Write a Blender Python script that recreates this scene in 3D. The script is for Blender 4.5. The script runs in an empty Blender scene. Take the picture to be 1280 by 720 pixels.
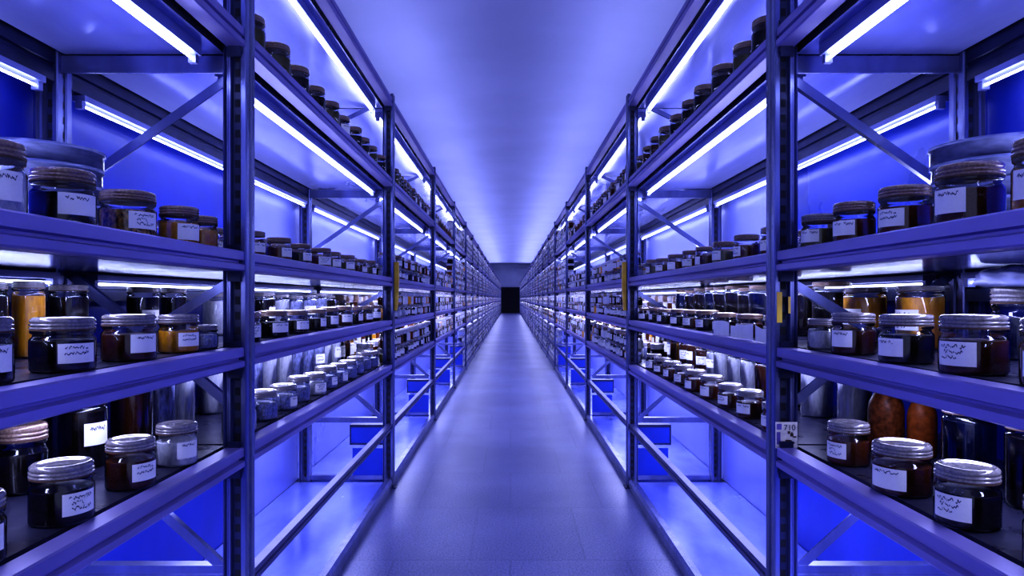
import bpy, bmesh, math, random
from mathutils import Vector
R_ = random.Random(7)
PI = math.pi
sc = bpy.context.scene
COL = sc.collection

# ------------------------------------------------------------------ frame of the place
F, CX, CY = 860.0, 638.0, 373.0          # focal length and vanishing point (px of a 1280x720 frame)
EYE = 1.40
Y0, PITCH, NB = 2.29, 2.82, 23           # first upright frame, bay length, bays
XF, XR = 0.90, 1.52                      # front and rear post centre lines
TOP = {6: 2.882, 5: 2.289, 4: 1.555, 3: 1.240, 2: 0.913}
UNDER = {6: 2.81, 5: 2.209, 4: 1.490, 3: 1.172, 2: 0.848}
YEND = 66.5
CEIL = 4.75
ORD = ['first','second','third','fourth','fifth','sixth','seventh','eighth','ninth','tenth','eleventh','twelfth','thirteenth','fourteenth','fifteenth','sixteenth','seventeenth','eighteenth','nineteenth','twentieth','twenty-first','twenty-second','twenty-third','twenty-fourth','twenty-fifth','twenty-sixth']

# ------------------------------------------------------------------ materials
def nodes_of(m):
    m.use_nodes = True
    nt = m.node_tree
    return nt, nt.nodes, nt.links
def mat(name, col, rough=0.5, metal=0.0, var=0.0, scale=20.0, bump=0.0, stretch=None, rvar=0.0, coat=0.0, spec=0.5, col2=None):
    m = bpy.data.materials.new(name)
    nt, N, L = nodes_of(m)
    b = N['Principled BSDF']
    b.inputs['Base Color'].default_value = (*col, 1)
    b.inputs['Roughness'].default_value = rough
    b.inputs['Metallic'].default_value = metal
    b.inputs['Specular IOR Level'].default_value = spec
    b.inputs['Coat Weight'].default_value = coat
    if var or bump or rvar or col2:
        tc = N.new('ShaderNodeTexCoord'); mp = N.new('ShaderNodeMapping')
        L.new(tc.outputs['Object'], mp.inputs['Vector'])
        if stretch: mp.inputs['Scale'].default_value = stretch
        nz = N.new('ShaderNodeTexNoise'); nz.inputs['Scale'].default_value = scale; nz.inputs['Detail'].default_value = 5
        L.new(mp.outputs[0], nz.inputs['Vector'])
        if var or col2:
            cr = N.new('ShaderNodeValToRGB')
            lo = [c*(1-var) for c in col]; hi = [min(1, c*(1+var)) for c in col] if not col2 else col2
            cr.color_ramp.elements[0].position = .36; cr.color_ramp.elements[1].position = .64
            cr.color_ramp.elements[0].color = (*lo, 1); cr.color_ramp.elements[1].color = (*hi, 1)
            L.new(nz.outputs['Fac'], cr.inputs[0]); L.new(cr.outputs[0], b.inputs['Base Color'])
        if rvar:
            mr = N.new('ShaderNodeMapRange'); mr.inputs[1].default_value = .3; mr.inputs[2].default_value = .7
            mr.inputs[3].default_value = max(.03, rough-rvar); mr.inputs[4].default_value = rough+rvar
            L.new(nz.outputs['Fac'], mr.inputs[0]); L.new(mr.outputs[0], b.inputs['Roughness'])
        if bump:
            bp = N.new('ShaderNodeBump'); bp.inputs['Strength'].default_value = bump; bp.inputs['Distance'].default_value = .01
            L.new(nz.outputs['Fac'], bp.inputs['Height']); L.new(bp.outputs[0], b.inputs['Normal'])
    return m
def glass_mat(name, tint=(1,1,1), body=0.1):
    m = bpy.data.materials.new(name)
    nt, N, L = nodes_of(m)
    out = N['Material Output']; N.remove(N['Principled BSDF'])
    tr = N.new('ShaderNodeBsdfTransparent'); tr.inputs[0].default_value = (*tint, 1)
    gl = N.new('ShaderNodeBsdfGlossy'); gl.inputs['Roughness'].default_value = .06; gl.inputs[0].default_value = (.9,.92,1,1)
    fr = N.new('ShaderNodeFresnel'); fr.inputs[0].default_value = 1.5
    ad = N.new('ShaderNodeMath'); ad.operation = 'ADD'; ad.inputs[1].default_value = body; ad.use_clamp = True
    L.new(fr.outputs[0], ad.inputs[0])
    mx = N.new('ShaderNodeMixShader')
    L.new(ad.outputs[0], mx.inputs[0]); L.new(tr.outputs[0], mx.inputs[1]); L.new(gl.outputs[0], mx.inputs[2])
    L.new(mx.outputs[0], out.inputs[0])
    return m
def emit_mat(name, col, s):
    m = bpy.data.materials.new(name)
    nt, N, L = nodes_of(m)
    b = N['Principled BSDF']
    b.inputs['Base Color'].default_value = (.8,.8,.9,1)
    b.inputs['Emission Color'].default_value = (*col, 1); b.inputs['Emission Strength'].default_value = s
    return m

LIGHT = (.55, .58, 1.0)
M = {}
M['steel'] = mat('blue_steel', (.17,.185,.38), .25, .62, .22, 9, .05, (1,1,.25))
M['beam'] = mat('beam_paint', (.27,.235,.54), .38, .2, .18, 6, .04, (1,.2,1))
M['rail'] = mat('rail_steel', (.09,.09,.24), .4, .3, .2, 9)
M['dark_steel'] = mat('dark_steel', (.028,.032,.09), .4, .3, .2, 12)
M['slot'] = mat('slot_shadow', (.008,.008,.02), .7)
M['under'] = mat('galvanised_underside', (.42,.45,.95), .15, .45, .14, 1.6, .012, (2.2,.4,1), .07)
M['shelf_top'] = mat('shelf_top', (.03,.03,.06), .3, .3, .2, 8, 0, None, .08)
M['liner'] = mat('floor_liner', (.22,.27,.95), .20, .3, .35, 1.5, .10, (1.4,.6,1), .10)
M['back_dimmed_deep'] = mat('back_sheet_dimmed_deep', (.009,.022,.36), .38, 0, .3, 1.2, .03, (1,1,.5))  # weaker light in the near bays put into the sheet colour
M['back_dimmed_mid'] = mat('back_sheet_dimmed_mid', (.022,.045,.46), .3, .1, .4, 1.3, .05, (1,.7,.4), .1)  # right-hand sheet, its dimmer light likewise painted into the colour
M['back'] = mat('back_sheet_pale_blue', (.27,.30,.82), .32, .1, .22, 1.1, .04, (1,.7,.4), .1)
M['blue_panel'] = mat('blue_panel', (.02,.05,.50), .35, 0, .15, 3)
M['tube'] = emit_mat('tube_glow', (.58,.64,1.0), 18)
M['tube_dim'] = emit_mat('tube_glow_dim', (.58,.64,1.0), 8)
M['housing'] = mat('lamp_housing', (.22,.24,.55), .35, .2, .08, 8)
M['glass'] = glass_mat('jar_glass', (.93,.94,1), .03)
M['lid'] = mat('lid_glass', (.26,.18,.14), .16, .1, .25, 14, 0, None, .06, .6)
M['dish'] = mat('dish_glass', (.30,.33,.55), .12, .1, .15, 5)
M['lid_bright'] = mat('lid_bright', (.62,.60,.68), .25, .1, .2, 40)
M['lid_pale'] = mat('lid_pale_glass', (.24,.22,.24), .14, .1, .2, 12, 0, None, .06, .6)
M['gasket'] = mat('rubber_gasket', (.09,.05,.035), .6, 0, .2, 30)
M['paper'] = mat('label_paper', (.93,.92,.93), .7, 0, .03, 30)
M['ink'] = mat('label_ink', (.04,.04,.10), .7, 0, .1, 30)
M['yellow'] = mat('yellow_plastic', (1.0,.60,.07), .4, 0, .15, 14)
M['dark'] = mat('contents_dark', (.014,.008,.006), .4, 0, .5, 40, spec=.15)
M['brown'] = mat('contents_brown', (.10,.03,.010), .4, 0, .5, 60, spec=.15)
M['red'] = mat('contents_redbrown', (.17,.045,.010), .4, 0, .3, 50, spec=.15)
M['amber'] = mat('contents_amber', (1.0,.40,.012), .4, 0, .2, 6)
M['nuts'] = mat('contents_nuts', (.06,.03,.015), .5, 0, 0, 9, .4, None, 0, 0, .5, (.75,.42,.12))
M['olive'] = mat('contents_olive', (.16,.14,.035), .4, 0, .5, 40)
M['white'] = mat('contents_white_paper', (.86,.86,.93), .6, 0, .14, 7, .3)
M['pale'] = mat('contents_pale_liquid', (.40,.43,.70), .3, 0, .4, 8)
M['ink_blue'] = mat('contents_blue_black', (.006,.010,.045), .3, 0, .3, 8, spec=.15)

# ------------------------------------------------------------------ mesh helpers
class MB:
    def __init__(s): s.v = []; s.f = []; s.m = []; s.sm = []
    def add(s, vs, fs, mi=0, smooth=False):
        o = len(s.v); s.v += [tuple(p) for p in vs]
        s.f += [tuple(i+o for i in f) for f in fs]; s.m += [mi]*len(fs); s.sm += [smooth]*len(fs)
    def box(s, a, b, mi=0):
        (x0,x1),(y0,y1),(z0,z1) = [(min(p,q),max(p,q)) for p,q in zip(a,b)]
        s.add([(x0,y0,z0),(x1,y0,z0),(x1,y1,z0),(x0,y1,z0),(x0,y0,z1),(x1,y0,z1),(x1,y1,z1),(x0,y1,z1)],
              [(0,3,2,1),(4,5,6,7),(0,1,5,4),(1,2,6,5),(2,3,7,6),(3,0,4,7)], mi)
    def prism_y(s, poly, y0, y1, mi=0):           # poly of (x,z) extruded along y
        n = len(poly)
        s.add([(x,y0,z) for x,z in poly]+[(x,y1,z) for x,z in poly],
              [(i,(i+1)%n,(i+1)%n+n,i+n) for i in range(n)]+[tuple(range(n))[::-1], tuple(range(n,2*n))], mi)
    def prism_z(s, poly, z0, z1, mi=0):
        n = len(poly)
        s.add([(x,y,z0) for x,y in poly]+[(x,y,z1) for x,y in poly],
              [(i,(i+1)%n,(i+1)%n+n,i+n) for i in range(n)]+[tuple(range(n))[::-1], tuple(range(n,2*n))], mi)
    def bar(s, p, q, w, h, mi=0, up=(0,1,0)):     # angle-iron like bar: an L of two flanges
        p, q = Vector(p), Vector(q); d = (q-p).normalized(); u = Vector(up); a = d.cross(u).normalized()
        pr = [(-w/2,-h/2),(w/2,-h/2),(w/2,-h/2+.006),(-w/2+.006,-h/2+.006),(-w/2+.006,h/2),(-w/2,h/2)]
        n = len(pr)
        vs = [p+a*i+u*j for i,j in pr]+[q+a*i+u*j for i,j in pr]
        s.add(vs, [(i,(i+1)%n,(i+1)%n+n,i+n) for i in range(n)]+[tuple(range(n))[::-1], tuple(range(n,2*n))], mi)
    def lathe(s, prof, seg=28, mi=0, smooth=True, cap0=True, cap1=True):
        vs = []; fs = []
        for r,z in prof:
            for i in range(seg):
                a = 2*PI*i/seg; vs.append((r*math.cos(a), r*math.sin(a), z))
        for j in range(len(prof)-1):
            for i in range(seg):
                k = (i+1)%seg; fs.append((j*seg+i, j*seg+k, (j+1)*seg+k, (j+1)*seg+i))
        if cap0: fs.append(tuple(range(seg))[::-1])
        if cap1: fs.append(tuple(range((len(prof)-1)*seg, len(prof)*seg)))
        s.add(vs, fs, mi, smooth)
    def tube_y(s, x, z, y0, y1, r, seg=8, mi=0):
        p = [(x+r*math.cos(2*PI*i/seg), z+r*math.sin(2*PI*i/seg)) for i in range(seg)]
        s.prism_y(p, y0, y1, mi)
    def mesh(s, name, mats, fix=True):
        me = bpy.data.meshes.new(name); me.from_pydata(s.v, [], s.f)
        for m in mats: me.materials.append(m)
        me.polygons.foreach_set('material_index', s.m); me.polygons.foreach_set('use_smooth', s.sm)
        if fix:
            bm = bmesh.new(); bm.from_mesh(me); bmesh.ops.recalc_face_normals(bm, faces=bm.faces); bm.to_mesh(me); bm.free()
        me.update(); return me
def link(name, me, parent=None, loc=(0,0,0)):
    o = bpy.data.objects.new(name, me); COL.objects.link(o); o.location = loc
    if parent: o.parent = parent
    return o
def tag(o, label, cat, group=None):
    o['label'] = label; o['category'] = cat
    if group: o['group'] = group
    return o
def thing(name, label, cat, loc=(0,0,0), group=None):
    return tag(link(name, None, None, loc), label, cat, group)
def struct(name, me, loc=(0,0,0)):
    o = link(name, me, None, loc); o['kind'] = 'structure'; return o
def side_word(s): return 'left' if s < 0 else 'right'

# ------------------------------------------------------------------ room shell
def floor_mat():
    m = bpy.data.materials.new('concrete_floor'); nt, N, L = nodes_of(m); b = N['Principled BSDF']
    tc = N.new('ShaderNodeTexCoord')
    big = N.new('ShaderNodeTexNoise'); big.inputs['Scale'].default_value = .9; big.inputs['Detail'].default_value = 6
    fine = N.new('ShaderNodeTexNoise'); fine.inputs['Scale'].default_value = 95; fine.inputs['Detail'].default_value = 3
    vor = N.new('ShaderNodeTexVoronoi'); vor.inputs['Scale'].default_value = 55
    br = N.new('ShaderNodeTexBrick'); br.inputs['Scale'].default_value = 1; br.inputs['Brick Width'].default_value = .62
    br.inputs['Row Height'].default_value = .92; br.inputs['Mortar Size'].default_value = .006; br.offset = .35
    br.inputs['Color1'].default_value = (1,1,1,1); br.inputs['Color2'].default_value = (.80,.80,.84,1); br.inputs['Mortar'].default_value = (.6,.6,.66,1)
    for n in (big, fine, vor, br): L.new(tc.outputs['Object'], n.inputs['Vector'])
    c1 = N.new('ShaderNodeValToRGB'); c1.color_ramp.elements[0].position = .36; c1.color_ramp.elements[1].position = .64
    c1.color_ramp.elements[0].color = (.13,.14,.31,1); c1.color_ramp.elements[1].color = (.22,.23,.45,1)
    L.new(big.outputs['Fac'], c1.inputs[0])
    c2 = N.new('ShaderNodeValToRGB'); c2.color_ramp.elements[0].position = .36; c2.color_ramp.elements[1].position = .62
    c2.color_ramp.elements[0].color = (.45,.45,.52,1); c2.color_ramp.elements[1].color = (1,1,1,1)
    L.new(fine.outputs['Fac'], c2.inputs[0])
    m1 = N.new('ShaderNodeMix'); m1.data_type = 'RGBA'; m1.blend_type = 'MULTIPLY'; m1.inputs[0].default_value = 1
    m2 = N.new('ShaderNodeMix'); m2.data_type = 'RGBA'; m2.blend_type = 'MULTIPLY'; m2.inputs[0].default_value = .7
    L.new(c1.outputs[0], m1.inputs[6]); L.new(c2.outputs[0], m1.inputs[7])
    L.new(m1.outputs[2], m2.inputs[6]); L.new(br.outputs['Color'], m2.inputs[7])
    L.new(m2.outputs[2], b.inputs['Base Color'])
    b.inputs['Roughness'].default_value = .34
    bp = N.new('ShaderNodeBump'); bp.inputs['Strength'].default_value = .25; bp.inputs['Distance'].default_value = .004
    L.new(fine.outputs['Fac'], bp.inputs['Height']); L.new(bp.outputs[0], b.inputs['Normal'])
    return m
M['floor'] = floor_mat()
M['ceiling'] = mat('ceiling_paint', (.62,.63,.78), .6, 0, .05, .6)
M['wall'] = mat('wall_paint', (.80,.82,.95), .6, 0, .08, 1.0)
M['black'] = mat('dark_opening', (.004,.004,.006), .6, 0, .2, 3)
M['door_frame'] = mat('door_frame_steel', (.10,.10,.18), .4, .4, .15, 8)

WX = 3.6
b = MB(); b.box((-WX,-2.5,-.1),(WX,YEND+.2,0)); struct('floor', b.mesh('floor', [M['floor']]))
b = MB(); b.box((-WX,-2.5,CEIL),(WX,YEND+.2,CEIL+.1)); struct('ceiling', b.mesh('ceiling', [M['ceiling']]))
for s in (-1,1):
    b = MB(); b.box((s*WX,-2.5,0),(s*(WX+.1),YEND+.2,CEIL)); struct('wall_'+side_word(s), b.mesh('wall', [M['wall']]))
b = MB(); b.box((-WX,YEND,0),(WX,YEND+.1,CEIL)); b.box((-WX,YEND-.12,4.15),(WX,YEND,4.3)); b.box((-WX,YEND-.08,2.62),(WX,YEND,2.72))
struct('wall_far', b.mesh('wall_far', [M['wall']]))
b = MB(); b.box((-.86,YEND-.06,0),(.86,YEND,2.45)); d = struct('door_1', b.mesh('door', [M['black']]))
b = MB(); b.box((-.92,YEND-.1,0),(-.86,YEND,2.5)); b.box((.86,YEND-.1,0),(.92,YEND,2.5)); b.box((-.86,YEND-.1,2.45),(.86,YEND,2.5))
link('door_frame', b.mesh('door_frame', [M['door_frame']]), d)
b = MB(); b.box((-.02,YEND-.075,0),(.02,YEND-.06,2.45)); b.box((-.86,YEND-.075,1.95),(.86,YEND-.06,2.02))
link('door_leaf', b.mesh('door_leaf', [M['slot']]), d)

# ------------------------------------------------------------------ steel racks: one thing per bay
def post_mesh(s, xc, w, h):
    """upright with a recessed perforated strip on the faces towards the camera end and towards the aisle"""
    b = MB(); x0, x1 = xc-w/2, xc+w/2; g0, g1 = xc-.22*w, xc+.12*w; y0, y1 = -.035, .035
    poly = [(x0,y0),(x0+.004,y0-.003),(g0-.004,y0-.003),(g0,y0+.014),(g1,y0+.014),(g1+.004,y0-.003),(x1-.02,y0-.003),(x1-.014,y0+.008),(x1-.009,y0+.008),(x1-.005,y0-.003),(x1,y0),
            (x1,y1),(x0,y1),(x0,.012),(x0+.006,.009),(x0+.006,-.009),(x0,-.012)]
    b.prism_z([(s*x,y) for x,y in poly], 0, h)
    b.box((s*g0,y0+.0130,0.1),(s*g1,y0+.0137,h-.02), 1)
    z = .08
    while z < h-.06:
        b.box((s*(g0+.005),y0+.0122,z),(s*(g1-.005),y0+.0129,z+.026), 2)
        b.box((s*(x0+.0052),-.006,z),(s*(x0+.0058),.006,z+.024), 2)
        z += .05
    return b.mesh('post', [M['steel'], M['dark_steel'], M['slot']])
def beam_mesh(s, top, x=.872, h=.066, bottom_lip=0.0):
    pr = [(x+.004,top),(x,top-.004),(x,top-.030),(x+.012,top-.034),(x+.012,top-.040),(x-.003,top-.045),(x-.003,top-h+.004),(x+.002,top-h),(x+.055,top-h),(x+.055,top)]
    b = MB(); b.prism_y([(s*p,q) for p,q in pr], -PITCH+.037, -.037)
    for ye in (-PITCH+.037, -.037-.012):           # hooked end connectors
        b.box((s*(x+.008),ye,top-.10),(s*(x+.05),ye+.012,top+.02), 1)
        for zz in (top-.085, top-.02): b.box((s*(x+.004),ye+.002,zz),(s*(x+.008),ye+.010,zz+.014), 1)
    return b.mesh('front_beam', [M['beam'], M['dark_steel']])
RACK = {}
for s in (-1,1):
    d = RACK[s] = {}
    d['front_post'] = post_mesh(s, XF+.003, .078, 2.91)
    b = MB(); b.box((s*(XF-.055),-.05,0),(s*(XF+.06),.05,.008)); b.box((s*(XF-.04),-.05,.008),(s*(XF+.045),-.041,.03)); d['foot_plate'] = b.mesh('foot_plate', [M['dark_steel']])
    d['rear_post'] = post_mesh(s, XR, .075, 2.90)
    d['front_post', 1] = post_mesh(s, XF-.008, .056, 2.91); d['front_post', 2] = post_mesh(s, XF-.019, .034, 2.91); d['front_post', 3] = post_mesh(s, XF-.005, .016, 2.91)
    for lv, t in TOP.items():
        d['front_beam', lv] = beam_mesh(s, t); d['slim_beam', lv] = beam_mesh(s, t, .872, .046); d['thin_beam', lv] = beam_mesh(s, t, .893, .046)
        u = UNDER[lv]
        b = MB(); b.prism_y([(s*x,z) for x,z in [(XR-.03,t-.02),(XR+.02,t-.02),(XR+.02,u-.10),(XR-.03,u-.10),(XR-.03,u-.06),(XR-.022,u-.055),(XR-.022,u-.045),(XR-.03,u-.04)]], -PITCH+.04, -.04)
        d['rear_beam', lv] = b.mesh('rear_beam', [M['dark_steel']])
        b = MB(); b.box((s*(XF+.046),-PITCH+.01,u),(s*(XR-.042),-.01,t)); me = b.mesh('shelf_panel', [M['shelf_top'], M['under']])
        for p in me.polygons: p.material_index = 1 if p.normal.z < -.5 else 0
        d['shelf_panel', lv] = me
    b = MB(); x = .876
    b.prism_y([(s*p,q) for p,q in [(x,.475),(x,.456),(x+.008,.453),(x+.008,.448),(x,.445),(x,.427),(x+.035,.427),(x+.035,.475)]], -PITCH+.037, -.037)
    d['guard_rail'] = b.mesh('guard_rail', [M['rail']])
    b = MB(); b.prism_y([(s*p,q) for p,q in [(.868,0),(.868,.055),(.880,.078),(.915,.078),(.915,0)]], -PITCH+.053, -.053)
    d['base_rail'] = b.mesh('base_rail', [M['steel']])
    b = MB(); b.box((s*.918,-PITCH+.056,.001),(s*1.58,-.056,.05)); d['floor_liner'] = b.mesh('floor_liner', [M['liner']])
    b = MB(); b.box((s*1.585,-PITCH+.003,.05),(s*1.60,-.003,2.90)); d['back_sheet'] = b.mesh('back_sheet', [M['back']]); d['back_sheet', 0] = b.mesh('back_sheet', [M['back_dimmed_deep'] if s < 0 else M['back_dimmed_mid']])
    b = MB(); b.box((s*1.585,-PITCH+.003,.05),(s*1.60,-1.17,2.90)); d['back_sheet', 1] = b.mesh('back_sheet', [M['back_dimmed_deep'] if s < 0 else M['back_dimmed_mid']])  # near stretch of the sheet in the darker tone standing for dimmer light
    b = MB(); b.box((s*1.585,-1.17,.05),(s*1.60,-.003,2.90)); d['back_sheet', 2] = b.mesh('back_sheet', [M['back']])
    xa, xb = XF+.042, XR-.038
    def strut(z, w=.04):
        b = MB(); b.box((s*xa,-.02,z-w/2),(s*xb,-.014,z+w/2)); b.box((s*xa,-.014,z+w/2-.006),(s*xb,.022,z+w/2)); b.box((s*xa,-.024,z-w/2),(s*xb,-.02,z-w/2+.008)); return b.mesh('cross_strut', [M['steel']])
    d['struts'] = [strut(2.172,.058), strut(.50,.036), strut(.075,.03)]
    def brace(za, zb):
        b = MB(); b.bar((s*xa,-.006,za),(s*xb,-.006,zb),.030,.022); return b.mesh('diagonal_brace', [M['steel']])
    d['braces'] = [brace(2.86,2.60), brace(2.12,1.74), brace(1.445,1.12), brace(.50,.99)]
    d['brace_x'] = brace(1.06,1.50)
    # low blue end panel and box on the foot of each upright frame
    b = MB(); b.box((s*xa,-.011,.09),(s*1.17,-.004,.29)); d['end_panel'] = b.mesh('end_panel', [M['blue_panel']])
    b = MB(); b.box((s*xa,-.012,.32),(s*1.18,.05,.455), 0); b.box((s*xa,-.016,.445),(s*1.19,.055,.465), 1); b.box((s*xa,-.016,.315),(s*1.19,.055,.328), 1); b.box((s*1.18,-.016,.328),(s*1.19,.055,.445), 1)
    d['wiring_box'] = b.mesh('wiring_box', [M['blue_panel'], M['dark_steel']])
    # tube lights
    def tube(x, z, housing_h=.02, m='tube'):
        b = MB(); b.box((s*(x-.022),-PITCH+.10,z+.012),(s*(x+.022),-.10,z+.012+housing_h)); 
        for ye in (-PITCH+.10, -.12): b.box((s*(x-.012),ye,z-.014),(s*(x+.012),ye+.02,z+.013))
        t = MB(); t.tube_y(s*x, z, -PITCH+.12, -.12, .0042)
        w = MB(); w.v = b.v+t.v; w.f = b.f+[tuple(i+len(b.v) for i in f) for f in t.f]; w.m = [0]*len(b.f)+[1]*len(t.f); w.sm = b.sm+t.sm
        return b.mesh('housing', [M['housing']]), t.mesh('tube', [M[m]]), w.mesh('tube_light', [M['housing'], M[m]])
    d['lights'] = {('top','front'): tube(1.005, UNDER[6]-.05, .037), ('upper','front'): tube(1.005, UNDER[5]-.05, .037), ('upper','rear'): tube(1.50, UNDER[5]-.135, .02, 'tube_dim'),
                   ('eye','rear'): tube(1.455, UNDER[4]-.040, .02, 'tube_dim')}
WHERE = {'top': 'under the highest shelf', 'upper': 'under the jar shelf above head height', 'eye': 'under the eye-level shelf'}
for k in range(NB):
    for s in (-1,1):
        d = RACK[s]; y = Y0+PITCH*k
        bay = ('nearest bay' if k == 0 else ORD[k]+' bay from the camera' if k < NB-1 else 'last bay')
        r = thing('steel_rack', 'blue steel shelving rack with diagonal bracing, %s, %s of the aisle' % (bay, side_word(s)), 'rack', (0,y,0), 'steel racks lining the aisle')
        fp = link('front_post', d['front_post'] if k < 2 else d['front_post', 1] if k == 2 else d['front_post', 2] if k < 5 else d['front_post', 3], r); link('foot_plate', d['foot_plate'], fp)
        link('rear_post', d['rear_post'], r)
        for lv in TOP:
            link('front_beam', d['front_beam' if k < 3 else 'slim_beam' if k < 5 else 'thin_beam', lv], r); link('rear_beam', d['rear_beam', lv], r); link('shelf_panel', d['shelf_panel', lv], r)
        link('guard_rail', d['guard_rail'], r); link('base_rail', d['base_rail'], r)
        link('floor_liner', d['floor_liner'], r)
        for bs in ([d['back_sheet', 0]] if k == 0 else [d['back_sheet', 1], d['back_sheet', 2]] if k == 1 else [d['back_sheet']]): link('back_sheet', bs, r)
        for m in d['struts']: link('cross_strut', m, r)
        for m in d['braces']: link('diagonal_brace', m, r)
        if k == 0: link('diagonal_brace', d['brace_x'], r)
        if k > 0: link('end_panel', d['end_panel'], r); link('wiring_box', d['wiring_box'], r)
        for (lvl, fr), (hm, tm, wm) in d['lights'].items():
            if k > 4 and fr == 'front': continue      # hidden behind the packed jars
            lb = 'glowing tube light %s, %s edge, %s, %s rack' % (WHERE[lvl], fr, 'nearest bay' if k == 0 else ORD[k]+' bay', side_word(s))
            if k < 9:
                t = thing('tube_light', lb, 'tube light', (0,y,0), 'tube lights under the shelves')
                link('housing', hm, t); link('tube', tm, t)
            else:
                tag(link('tube_light', wm, None, (0,y,0)), lb, 'tube light', 'tube lights under the shelves')

# ------------------------------------------------------------------ jars
def unit_jar(tall=False):
    n = .84 if tall else .60                         # shoulder height
    q = 1-n
    gl = [(.88,0),(.95,.012),(.99,.04),(1,.07),(1,n-.03),(.985,n),(.90,n+.12*q),(.885,n+.22*q),(.96,n+.27*q),(.975,n+.33*q),(.96,n+.40*q)]
    b = MB(); b.lathe(gl, 28, 0, True, True, False); body = b.mesh('jar_body', [M['glass']])
    b = MB(); b.lathe([(.90,n+.40*q),(.985,n+.40*q),(.985,n+.47*q),(.90,n+.47*q)], 28, 0, False); gasket = b.mesh('gasket', [M['gasket']])
    lidp = [(.93,n+.47*q),(.985,n+.475*q),(1.0,n+.51*q),(.985,n+.545*q),(.925,n+.56*q),(.92,n+.61*q),(.985,n+.625*q),(1.0,n+.66*q),(.985,n+.70*q),(.935,n+.715*q),(.93,n+.755*q),(.975,n+.77*q),(.985,n+.85*q),(.965,n+.92*q),(.90,n+.985*q),(.84,n+1.0*q),(.76,n+.965*q),(.68,n+.92*q),(.30,n+.945*q),(.02,n+.955*q)]
    lids = {}
    for lm in ('lid','lid_pale'):
        b = MB(); b.lathe(lidp, 28); lids[lm] = b.mesh('lid', [M[lm]])
    cont = {}
    for cm in ('dark','brown','red','amber','nuts','olive','white','pale','ink_blue'):
        b = MB(); b.lathe([(.86,.02),(.95,.045),(.965,.08),(.965,n-.05),(.95,n-.03),(.93,n-.03)], 24); cont[cm] = b.mesh('contents', [M[cm]])
    labs = []
    rr = random.Random(3)
    for v in range(8):
        hw = rr.uniform(.56,.74); z0 = rr.uniform(.13,.2)+(.15 if tall else 0); z1 = z0+rr.uniform(.34,.42)*(.8 if tall else 1)
        b = MB(); nseg = 8
        vs = []
        for i in range(nseg+1):
            a = -hw+2*hw*i/nseg
            for z in (z0,z1): vs.append((1.012*math.cos(a),1.012*math.sin(a),z))
        b.add(vs, [(2*i,2*i+2,2*i+3,2*i+1) for i in range(nseg)], 0, True)
        for ln in range(rr.choice((1,1,2,2,3))):     # handwriting strokes
            zz = z1-.08-.09*ln; a = -hw*.78+rr.uniform(0,.15); end = hw*rr.uniform(.3,.85); p0 = (a,zz)
            if ln and rr.random()<.4: end = hw*.1
            while p0[0] < end:
                p1 = (p0[0]+rr.uniform(.012,.045), zz+rr.uniform(-.036,.036))
                if rr.random() > .14:
                    w = rr.uniform(.006,.012); da, dz = p1[0]-p0[0], p1[1]-p0[1]; l = math.hypot(da,dz); na, nz = -dz/l*w, da/l*w
                    q4 = [(p0[0]+na,p0[1]+nz),(p0[0]-na,p0[1]-nz),(p1[0]-na,p1[1]-nz),(p1[0]+na,p1[1]+nz)]
                    b.add([(1.017*math.cos(t),1.017*math.sin(t),z) for t,z in q4], [(0,1,2,3)], 1)
                p0 = p1
        labs.append(b.mesh('label', [M['paper'], M['ink']], fix=False))
    return dict(body=body, gasket=gasket, lids=lids, cont=cont, labs=labs)
JAR = {False: unit_jar(False), True: unit_jar(True)}
NICE = {'dark':'dark-filled','brown':'brown-filled','red':'reddish-brown','amber':'amber-filled','nuts':'mottled brown and gold','olive':'olive-filled','white':'white-filled','pale':'pale clear','ink_blue':'blue-black'}
def jar(x, y, z, r, h, cm, label, tall=False, lid='lid', lab=True, rot=0.0, group='specimen jars on the racks', gasket=False):
    """x signed; label faces the aisle"""
    U = JAR[tall]
    t = thing('specimen_jar', label, 'jar', (x,y,z), group)
    t.scale = (r,r,h); t.rotation_euler = (0,0,(-.42 if x < 0 else PI+.42)+rot)
    link('jar_body', U['body'], t); ld = link('lid', U['lids'][lid], t)
    if cm: link('contents', U['cont'][cm], t)
    if gasket: link('gasket', U['gasket'], ld)
    else: link('gasket', U['gasket'], t) if False else None
    if lab: link('label', U['labs'][R_.randrange(8)], t)
    return t
ZS = {lv: TOP[lv]+.0008 for lv in TOP}
SHELF = {5:'top', 4:'upper', 3:'middle', 2:'lowest'}

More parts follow.
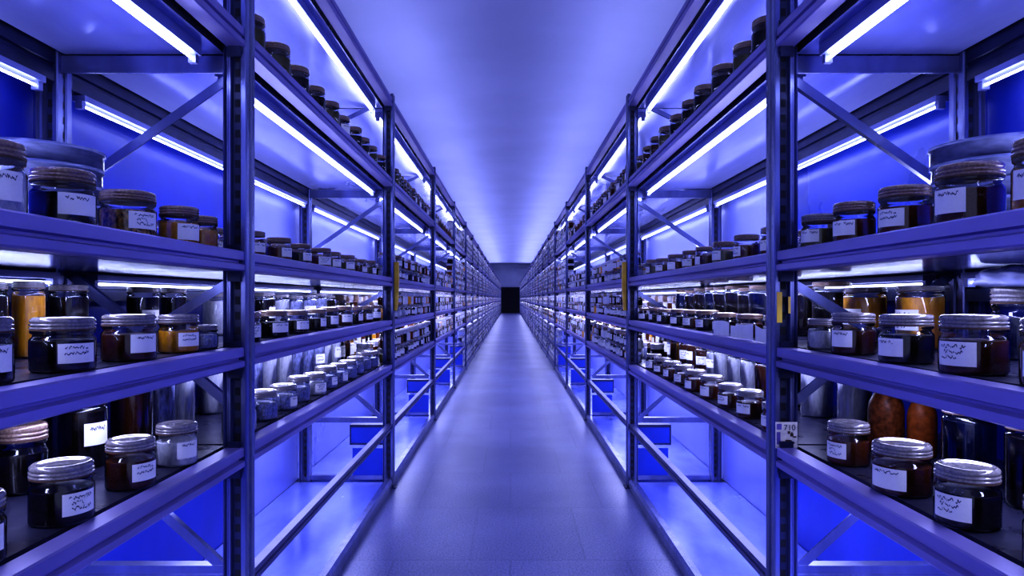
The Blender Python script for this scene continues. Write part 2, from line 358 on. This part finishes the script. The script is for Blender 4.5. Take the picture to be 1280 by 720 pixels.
# --- nearest bays: jars measured from the photograph: (side, level, x0, x1, depth X, height, contents, tall, lid, label?, description)
def at(xa, xb, X):
    dx = abs((xa+xb)/2-CX); y = F*X/dx; w = abs(xb-xa)
    return y, w*y*y/(2*F*math.hypot(X,y))
NEAR = [
 (-1,4,36,122,.985,.125,'dark',0,'lid',1,'brown-lidded jar with dark olive filling and wide label, left upper shelf'),
 (-1,4,123,197,.985,.118,'nuts',0,'lid',1,'jar of mottled brown and gold pieces, left upper shelf'),
 (-1,4,198,250,.985,.115,'amber',0,'lid',1,'golden amber jar beside the mottled jar, left upper shelf'),
 (-1,4,251,290,.985,.105,'amber',0,'lid',0,'amber jar half hidden behind the first left upright, upper shelf'),
 (-1,4,-62,36,.985,.14,'white',0,'lid',1,'pale jar with white label at the left picture edge, upper shelf'),
 (-1,3,36,122,.985,.118,'dark',0,'lid_pale',1,'dark squat jar with dotted white label, left middle shelf'),
 (-1,3,126,197,.985,.118,'brown',0,'lid_pale',1,'dark brown jar between black and orange jars, left middle shelf'),
 (-1,3,197,250,.985,.112,'amber',0,'lid_pale',1,'orange jar with yellow rim, left middle shelf front'),
 (-1,3,251,290,.985,.075,'pale',0,'lid_pale',0,'short pale jar tucked against first left upright, middle shelf'),
 (-1,3,-70,20,.985,.125,'dark',0,'lid_pale',1,'jar with large label cut by left picture edge, middle shelf'),
 (-1,2,35,120,.985,.128,'dark',0,'lid_pale',1,'dark round jar with handwritten label nearest the front, left lowest shelf'),
 (-1,2,131,196,.985,.125,'brown',0,'lid_pale',1,'brown jar with high white label, left lowest shelf front'),
 (-1,2,194,248,.985,.120,'white',0,'lid_pale',1,'clear jar wrapped in white paper, left lowest shelf front'),
 (-1,2,-78,10,.985,.130,'dark',0,'lid_pale',1,'dark jar cut by left picture edge, lowest shelf front'),
 (-1,3,14,58,1.30,.205,'amber',1,'lid_pale',0,'tall clear-topped jar of amber fill, left middle shelf back'),
 (-1,3,60,112,1.33,.200,'dark',1,'lid_pale',0,'tall dark glass jar behind the squat jar, left middle shelf'),
 (-1,3,158,200,1.34,.200,'dark',1,'lid_pale',1,'tall dark jar with low label, left middle shelf back'),
 (-1,3,200,234,1.34,.200,'dark',1,'lid_pale',0,'tall dark jar nearest the first upright, left middle shelf back'),
 (-1,3,-55,12,1.31,.20,'dark',1,'lid_pale',0,'tall dark jar at left picture edge, middle shelf back'),
 (-1,2,-10,62,1.24,.17,'dark',0,'lid',0,'big black jar at the back of left lowest shelf'),
 (-1,2,72,136,1.24,.20,'dark',1,'lid',1,'tall dark jar with blue-white label high up, left lowest shelf back'),
 (-1,2,138,192,1.27,.225,'brown',1,'lid',0,'tall plain brown jar, left lowest shelf back'),
 (-1,2,202,244,1.27,.25,'white',1,'lid',0,'tall white-filled jar with dark lid, left lowest shelf back'),
 (-1,2,246,284,1.27,.25,'white',1,'lid',0,'tall white-filled jar against first upright, left lowest shelf back'),
 (1,4,1166,1257,.985,.130,'brown',0,'lid',1,'large brown-lidded jar with wide written label, right upper shelf'),
 (1,4,1096,1166,.985,.122,'red',0,'lid',1,'red-brown jar beside the large brown jar, right upper shelf'),
 (1,4,1040,1095,.985,.118,'red',0,'lid',1,'smaller red-brown jar with blank label, right upper shelf'),
 (1,4,994,1041,.985,.110,'olive',0,'lid_pale',1,'jar of white and olive layers next to first right upright'),
 (1,4,1262,1345,.985,.14,'amber',0,'lid',1,'amber jar cut by right picture edge, upper shelf'),
 (1,3,1038,1095,.985,.118,'brown',0,'lid_pale',1,'brown jar nearest the first right upright, middle shelf front'),
 (1,3,1097,1168,.985,.120,'dark',0,'lid_pale',1,'dark jar in the middle of three, right middle shelf front'),
 (1,3,1171,1262,.985,.125,'brown',0,'lid_pale',1,'wide dark jar with speckled filling, right middle shelf front'),
 (1,3,1272,1370,.985,.125,'red',0,'lid_pale',1,'red-brown jar cut by right picture edge, middle shelf'),
 (1,3,996,1036,1.0,.095,'white',0,'lid_pale',0,'low white jar beside the first right upright, middle shelf'),
 (1,3,1050,1112,1.30,.200,'amber',1,'lid_pale',1,'amber jar with white label behind front row, right middle shelf, nearer the upright'),
 (1,3,1118,1182,1.30,.200,'amber',1,'lid_pale',1,'amber jar with big white label behind front row, right middle shelf, beside rear post'),
 (1,3,1236,1300,1.32,.190,'ink_blue',0,'lid_pale',0,'blue-black jar under a clear bag, right middle shelf back'),
 (1,2,1033,1088,1.00,.122,'red',0,'lid_pale',1,'red-brown jar nearest the first right upright, lowest shelf'),
 (1,2,1088,1166,.985,.125,'brown',0,'lid_pale',1,'brown jar with slanted label, middle of right lowest shelf front'),
 (1,2,1165,1252,.985,.128,'dark',0,'lid_pale',1,'dark round jar with label low down, right lowest shelf front'),
 (1,2,1276,1372,.985,.130,'dark',0,'lid_pale',1,'dark jar cut by right picture edge, lowest shelf front'),
 (1,2,1000,1042,1.27,.25,'white',1,'lid',0,'tall white-paper jar beside first right upright, lowest shelf back'),
 (1,2,1046,1090,1.27,.25,'white',1,'lid',0,'tall white-paper jar next to the brown bottle, lowest shelf back'),
 (1,2,1176,1246,1.22,.20,'ink_blue',1,'lid_pale',0,'big blue-black jar behind the round jar, right lowest shelf'),
 (1,2,1254,1330,1.22,.20,'dark',1,'lid_pale',0,'big black jar at right picture edge, lowest shelf back'),
]
for (s,lv,xa,xb,X,h,cm,tall,lid,lab,desc) in NEAR:
    y, r = at(xa,xb,X); r = min(r,.074)
    if X < 1.05: y = min(y, Y0-.045-r)
    jar(s*X, y, ZS[lv], r, h, cm, desc, bool(tall), lid, bool(lab), R_.uniform(-.12,.12), 'labelled jars in the nearest bay', True)
# stacks of flat glass dishes
b = MB(); b.lathe([(.92,0),(1,.02),(1,.75),(1.03,.8),(1.03,1),(.97,1),(.96,.12),(.02,.10)], 36); dish_me = b.mesh('glass_dish', [M['dish']])
for s in (-1,1):
    yc = 1.90 if s < 0 else 1.84
    for i in range(5):
        o = link('glass_dish', dish_me, None, (s*1.30, yc-.008*(i%2), ZS[4]+.0508*i)); o.scale = (.155,.155,.05)
        tag(o, 'wide flat glass dish, %s from the bottom of the stack, %s upper shelf' % (ORD[i], side_word(s)), 'dish', 'stacked glass dishes')
# bottles at the back of the right lowest shelf
def bottle(x, y, z, r, h, m, label):
    t = thing('glass_bottle', label, 'bottle', (x,y,z), 'bottles on the right lowest shelf')
    b = MB(); b.lathe([(r*.9,0),(r,.01),(r,h*.55),(r*.93,h*.65),(r*.70,h*.76),(r*.50,h*.82),(r*.48,h*.90)], 28); link('bottle_body', b.mesh('bottle_body', [m]), t)
    b = MB(); b.lathe([(r*.55,h*.89),(r*.60,h*.90),(r*.60,h*.985),(r*.52,h)], 24); link('cap', b.mesh('cap', [M['lid_pale']]), t)
y, r = at(1084,1131,1.20); bottle(1.20, y, ZS[2], r, .235, M['brown'], 'tall brown bottle with narrowing neck and pale cap')
y, r = at(1133,1172,1.27); bottle(1.27, y, ZS[2], r, .215, M['red'], 'shorter reddish-brown bottle beside the tall brown bottle')
# clear bag lying on the blue-black jar
bm = bmesh.new(); bmesh.ops.create_icosphere(bm, subdivisions=4, radius=1)
from mathutils import noise
for v in bm.verts:
    n = noise.noise(v.co*2.3)+.5*noise.noise(v.co*5.1); v.co *= 1+.22*n
    v.co = Vector((v.co.x*.075, v.co.y*.10, max(v.co.z,-.55)*.036))
me = bpy.data.meshes.new('plastic_bag'); bm.to_mesh(me); bm.free(); me.materials.append(M['pale'])
for p in me.polygons: p.use_smooth = True
y, r = at(1236,1300,1.32); tag(link('plastic_bag', me, None, (1.32,y,ZS[3]+.19+.0185)), 'crumpled pale plastic bag lying on a blue-black jar, right middle shelf', 'bag')

# --- second bay onwards: specs, then the largest in view become things of their own and the rest one mass
specs = []
def run(s, k, lv, row, X, pitch, r, h, mats, tall=False, lid='lid', z=0.0, labp=1.0, start=.30, phase=0.0):
    y = Y0+PITCH*(k-1)+start+phase; i = 0
    while y < Y0+PITCH*k-.16:
        rr = r*R_.uniform(.90,1.06); hh = h*R_.uniform(.9,1.0) if z == 0 or True else h
        specs.append(dict(s=s,k=k,lv=lv,row=row,i=i,x=s*(X+R_.uniform(-.008,.008)),y=y+R_.uniform(-.015,.015),z=ZS[lv]+z,r=rr,h=h*.999 if k > 1 and row in ('front row',) or row.startswith('stack') else hh,
                          cm=R_.choice(mats),tall=tall,lid=lid,lab=R_.random() < labp))
        y += pitch; i += 1
D = ['dark','dark','brown','brown','red','olive']
MIX = ['dark','dark','brown','red','pale','white','olive','dark','brown','white','amber','dark']
for s in (-1,1):
    # second bay, written shelf by shelf
    run(s,1,5,'front row',.945,.265,.060,.128,['dark','brown','olive'],lid='lid',start=.20,labp=.12)
    run(s,1,5,'back row',1.22,.27,.060,.16,['dark','olive','brown'],lid='lid',start=.25)
    if s < 0:
        run(s,1,4,'front row',.985,.30,.056,.105,['brown','dark','red','olive'],start=.32)
        run(s,1,4,'back row',1.24,.28,.062,.135,['olive','pale','brown'],lid='lid',labp=.3,start=.25)
        run(s,1,3,'front row',.985,.30,.060,.115,['dark','dark','brown'],start=.25)
        run(s,1,3,'back row',1.27,.25,.062,.19,['white','pale','white','dark'],tall=True,lid='lid_pale',labp=.5,start=.22)
        run(s,1,2,'front row',1.0,.24,.058,.12,['white','pale','pale'],lid='lid_pale',labp=.3,start=.25)
        run(s,1,2,'back row',1.28,.22,.062,.23,['white','white','pale'],tall=True,lid='lid',labp=.2,start=.22)
    else:
        run(s,1,4,'front row',.985,.30,.058,.110,['red','brown','red','olive'],start=.28)
        run(s,1,4,'back row',1.24,.28,.062,.13,['olive','pale','brown'],labp=.3,start=.25)
        run(s,1,3,'front row',.985,.30,.056,.10,['dark','dark','brown'],start=.25)
        run(s,1,3,'back row',1.27,.22,.080,.235,['dark','dark','ink_blue'],tall=True,lid='lid',labp=.0,start=.22)
        run(s,1,2,'front row',.985,.27,.058,.115,['brown','red','dark'],lid='lid_pale',start=.25)
        run(s,1,2,'back row',1.27,.22,.066,.20,['white','white','brown','brown','red','brown','brown','white','white','pale'],tall=True,lid='lid',labp=.3,start=.22)
    for k in range(2,NB):
        far = k > 7
        P = .20 if k == 2 else .15 if k < 8 else .19
        LID = lambda: R_.choice(('lid','lid_pale'))
        def fill(lv, z0, ztop, r, h, mats, labp=.9):
            n = 0; z = z0
            while z+h < ztop and n < 9:
                run(s,k,lv,'front row' if n == 0 else 'stacked '+ORD[n]+' layer',.958 if z0 > .1 else .985,P,r,h,mats,labp=labp,start=.14,z=z-ZS[lv]+.0006*n,lid=LID(),phase=R_.uniform(0,.06)); z += h; n += 1
        if k < 4: run(s,k,5,'front row',.945,.16,.056,.135,D,labp=.3,start=.2)
        else: fill(5, ZS[5], UNDER[6]-(.03 if k > 4 else .085), .058, .115, ['white','dark','pale','brown','white'], .9)
        top4 = ZS[4]+.22 if k < 4 else UNDER[5]-(.03 if k > 4 else .085)
        fill(4, ZS[4], top4, .054, .098, MIX)
        fill(3, ZS[3], UNDER[4]-.01, .054, .105, MIX)
        fill(2, ZS[2], UNDER[3]-.03, .054, .105, MIX)
        if k > 4: fill(2, .052, UNDER[2]-.03, .058, .12, ['pale','white','pale','ink_blue'], .6)
        if k < 5:
            for lv in (4,3,2):
                run(s,k,lv,'back row',1.14,.15,.052,.14,MIX,labp=.7,start=.2,phase=.05)
                run(s,k,lv,'rear row',1.33,.15,.056,.19 if lv != 2 else .24,MIX,labp=.6,start=.2)
            run(s,k,5,'back row',1.2,.2,.058,.17,D,start=.25)
def rank(p):
    w = 1.0 if p['row'] == 'front row' else .8 if p['row'].startswith('stack') else .55
    if p['lv'] == 5 and p['row'] != 'front row': w *= .4
    return p['r']*p['h']/p['y']**2*w*w
near = [(o.location.x, o.location.y, o.location.z, o.scale.x) for o in bpy.data.objects if o.name.startswith('specimen_jar')]
specs = [p for p in specs if p['k'] > 1 or not any(abs(p['z']-n[2]) < .05 and math.hypot(p['x']-n[0], p['y']-n[1]) < (p['r']+n[3])*1.05 for n in near)]
rows = {}
for p in specs: rows.setdefault((p['s'],p['k'],p['lv'],p['row']), []).append(p)
for rw in rows.values():
    for i, p in enumerate(sorted(rw, key=lambda p: p['y'])): p['i'] = i
specs.sort(key=rank, reverse=True)
NIND = 300-len([o for o in bpy.data.objects if o.name.startswith('specimen_jar')])
ind, mass = specs[:NIND], specs[NIND:]
for p in ind:
    lb = '%s jar, %s from the near upright, %s, %s %s shelf, %s bay' % (NICE[p['cm']], ORD[p['i']], p['row'], side_word(p['s']), SHELF[p['lv']], ORD[p['k']])
    p['lab'] = p['lab']
    jar(p['x'],p['y'],p['z'],p['r'],p['h'],p['cm'],lb,p['tall'],p['lid'],p['lab'],R_.uniform(-.35,.35))
b = MB(); SL = ['lid','lid_bright','paper','dark','brown','red','amber','olive','white','pale','nuts','ink_blue']
for p in mass:
    seg = 10 if p['k'] < 5 else 7
    n = .84 if p['tall'] else .68
    cx, cy, z, r, h = p['x'],p['y'],p['z'],p['r'],p['h']
    ring = [(math.cos(2*PI*(i+.5)/seg), math.sin(2*PI*(i+.5)/seg)) for i in range(seg)]
    lev = [(.95,0),(1,.05),(1,n),(.88,n+.05),(.98,n+.09),(.98,.90),(.97,.97),(.86,1)]
    if p['k'] > 6: lev = [(1,0),(1,n),(.88,n+.06),(.98,n+.1),(.95,1)]
    vs = [(cx+r*q*c, cy+r*q*d, z+h*t) for q,t in lev for c,d in ring]
    body = []; lidf = []
    for j in range(len(lev)-1):
        tgt = body if lev[j][1] < n-.001 else lidf
        for i in range(seg): tgt.append((j*seg+i, j*seg+(i+1)%seg, (j+1)*seg+(i+1)%seg, (j+1)*seg+i))
    lidf.append(tuple(range((len(lev)-1)*seg, len(lev)*seg)))
    o = len(b.v); b.v += vs
    for fs, mi in ((body, SL.index(p['cm'])), (lidf, SL.index('lid' if p['lid'] == 'lid' and p['i'] % 2 else 'lid_bright'))):
        b.f += [tuple(i+o for i in f) for f in fs]; b.m += [mi]*len(fs); b.sm += [False]*len(fs)
    if p['lab']:
        a0 = (0 if p['s'] < 0 else PI)+R_.uniform(-.5,.3)*(-p['s']); hw = .62; z0, z1 = z+.10*h, z+.58*h
        q = [(cx+r*1.03*math.cos(a0+t), cy+r*1.03*math.sin(a0+t)) for t in (-hw,0,hw)]
        b.add([(x,y,zz) for x,y in q for zz in (z0,z1)], [(0,2,3,1),(2,4,5,3)], 2)
me = b.mesh('jar_mass', [M[x] for x in SL], fix=False)
o = tag(link('jar_rows', me), 'dense rows of small labelled jars filling the distant racks on both sides', 'jars'); o['kind'] = 'stuff'

# ------------------------------------------------------------------ small things on the uprights
for s in (-1,1):
    b = MB(); n = 10
    for i in range(n):                                # a gently bowed plate, narrower towards its foot
        z0, z1 = 1.31+.36*i/n, 1.31+.36*(i+1)/n
        def xx(z): t = (z-1.31)/.36; return .826+.016*(1-t)**2+.006*t*t*t
        b.add([(s*xx(z0),-.006,z0),(s*.861,-.006,z0),(s*xx(z1),-.006,z1),(s*.861,-.006,z1),(s*xx(z0),.03,z0),(s*.861,.03,z0),(s*xx(z1),.03,z1),(s*.861,.03,z1)],
              [(0,1,3,2),(4,6,7,5),(0,2,6,4),(1,5,7,3)]+([(0,4,5,1)] if i == 0 else [])+([(2,3,7,6)] if i == n-1 else []))
    tag(link('aisle_marker', b.mesh('aisle_marker', [M['yellow']]), None, (0,Y0+PITCH,0)), 'yellow bowed marker plate fixed to the second %s upright' % side_word(s), 'marker')
t = thing('location_tag', 'worn white paper tag with printed number on the first right upright', 'tag', (XF+.003, Y0-.0385, 1.40-(541-CY)*.9/338))
b = MB(); b.box((-.036,-.0012,-.043),(.036,.0,.043)); link('card', b.mesh('card', [mat('tag_card', (.78,.74,.70), .7, 0, .15, 60)]), t)
b = MB(); b.box((-.032,-.002,.018),(-.016,-.0013,.037)); b.box((-.032,-.002,-.03),(-.020,-.0013,.010)); link('colour_block', b.mesh('colour_block', [mat('tag_violet', (.16,.12,.45), .7, 0, .2, 50)]), t)
cu = bpy.data.curves.new('tag_number', 'FONT'); cu.body = '710'; cu.size = .026; cu.align_x = 'CENTER'; cu.align_y = 'CENTER'; cu.extrude = .0003; cu.materials.append(M['ink'])
tmp = bpy.data.objects.new('printed_number', cu); COL.objects.link(tmp); bpy.context.view_layer.update()
me = bpy.data.meshes.new_from_object(tmp.evaluated_get(bpy.context.evaluated_depsgraph_get())); bpy.data.objects.remove(tmp)
o = link('printed_number', me, t); o.rotation_euler = (PI/2,0,0); o.location = (.010,-.0018,.024)
b = MB(); rr = random.Random(5)
for i in range(9): 
    x, z = rr.uniform(-.004,.022), rr.uniform(-.034,.006); b.box((x,-.002,z),(x+rr.uniform(.004,.012),-.0013,z+rr.uniform(.004,.011)))
link('smudge', b.mesh('smudge', [M['gasket']]), t)
b = MB(); b.box((-.031,-.001,-.05),(-.014,0,.05)); b.box((.006,-.001,-.02),(.014,0,.035))
tag(link('yellow_sticker', b.mesh('yellow_sticker', [M['yellow']]), None, (XF+.003, Y0-.0385, 1.40-(384-CY)*.9/338)), 'small yellow strip sticker on the first right upright', 'sticker')

# loose white sheets hanging over the edge of the right middle shelf, second bay
for i, (xa, xb) in enumerate([(892,910),(912,938),(941,966)]):
    X = .90; y0, y1 = F*X/(xb-CX), F*X/(xa-CX)
    b = MB(); n = 6
    vs = []
    for j in range(n+1):
        t = j/n; z = TOP[3]+.002+.055*(1-t)
        for q in range(5):
            u = q/4; vs.append((.905+.03*(1-t)*0+.006*math.sin(5*u+i)+.02*t*0, y0+(y1-y0)*u, z+.008*math.sin(3*u+2*i)*(1-t)))
    b.add(vs, [(j*5+q, j*5+q+1, (j+1)*5+q+1, (j+1)*5+q) for j in range(n) for q in range(4)], 0, True)
    tag(link('paper_sheet', b.mesh('paper_sheet', [M['paper']])), 'white paper card standing at shelf edge, %s from the first right upright' % ORD[2-i], 'paper', 'white cards on the right middle shelf')

# ------------------------------------------------------------------ light
def area(name, loc, size, power, rot=(0,0,0), col=LIGHT, spread=PI):
    l = bpy.data.lights.new(name, 'AREA'); l.shape = 'RECTANGLE'; l.size, l.size_y = size; l.energy = power; l.color = col; l.spread = spread
    o = bpy.data.objects.new(name, l); COL.objects.link(o); o.location = loc; o.rotation_euler = rot; return o
for s in (-1,1):
    for k in range(NB):
        y = Y0+PITCH*(k-.5)
        area('lamp_low', (s*1.25,y,UNDER[2]-.012), (.40,2.4), 13 if k else 19)
        if k > 2:
            for lv in (6,5,4,3): area('edge_fill', (s*.882,y,TOP[lv]-.072), (.012,2.4), 1.6)  # added fill strips under the beams, brightening the far jar labels
        far = 1.9 if k > 2 else 1
        area('lamp_middle', (s*1.11,y,UNDER[3]-.012), (.05,2.4), 7*far)
        area('lamp_eye', (s*1.10,y,UNDER[4]-.012), (.05,2.4), 8*far)
        area('underside_fill', (s*1.42,y,TOP[4]+.012), (.07,2.4), 9 if k else 12, (PI,0,0))  # unseen fill added to brighten the shelf underside above
        area('underside_fill', (s*1.38,y,TOP[5]+.012), (.07,2.4), 6, (PI,0,0))  # same added fill for the highest underside
        area('uplight', (s*1.40,y,2.90), (.25,2.7), (7+min(k,13)*1.1 if k > 1 else 4.5) if k else 2, (PI,0,0), (.38,.42,1.0), math.radians(108))
w = bpy.data.worlds.new('world'); sc.world = w; w.use_nodes = True
w.node_tree.nodes['Background'].inputs[0].default_value = (.50,.54,1.0,1); w.node_tree.nodes['Background'].inputs[1].default_value = .55  # added ambient fill, let in by the end left open behind the camera

# ------------------------------------------------------------------ camera and picture settings
cam = bpy.data.cameras.new('camera'); co = bpy.data.objects.new('camera', cam); COL.objects.link(co)
cam.sensor_width = 36; cam.lens = 36*F/1280; cam.shift_x = (640-CX)/1280; cam.shift_y = (CY-360)/1280; cam.clip_start = .02; cam.clip_end = 200
co.location = (0,0,EYE); co.rotation_euler = (PI/2,0,0); sc.camera = co
sc.view_settings.view_transform = 'Standard'
sc.view_settings.look = 'High Contrast'
sc.view_settings.exposure = 0.35
cy = sc.cycles
cy.use_denoising = True; cy.max_bounces = 6; cy.diffuse_bounces = 3; cy.glossy_bounces = 3; cy.transparent_max_bounces = 12
cy.caustics_reflective = False; cy.caustics_refractive = False; cy.sample_clamp_indirect = 4.0
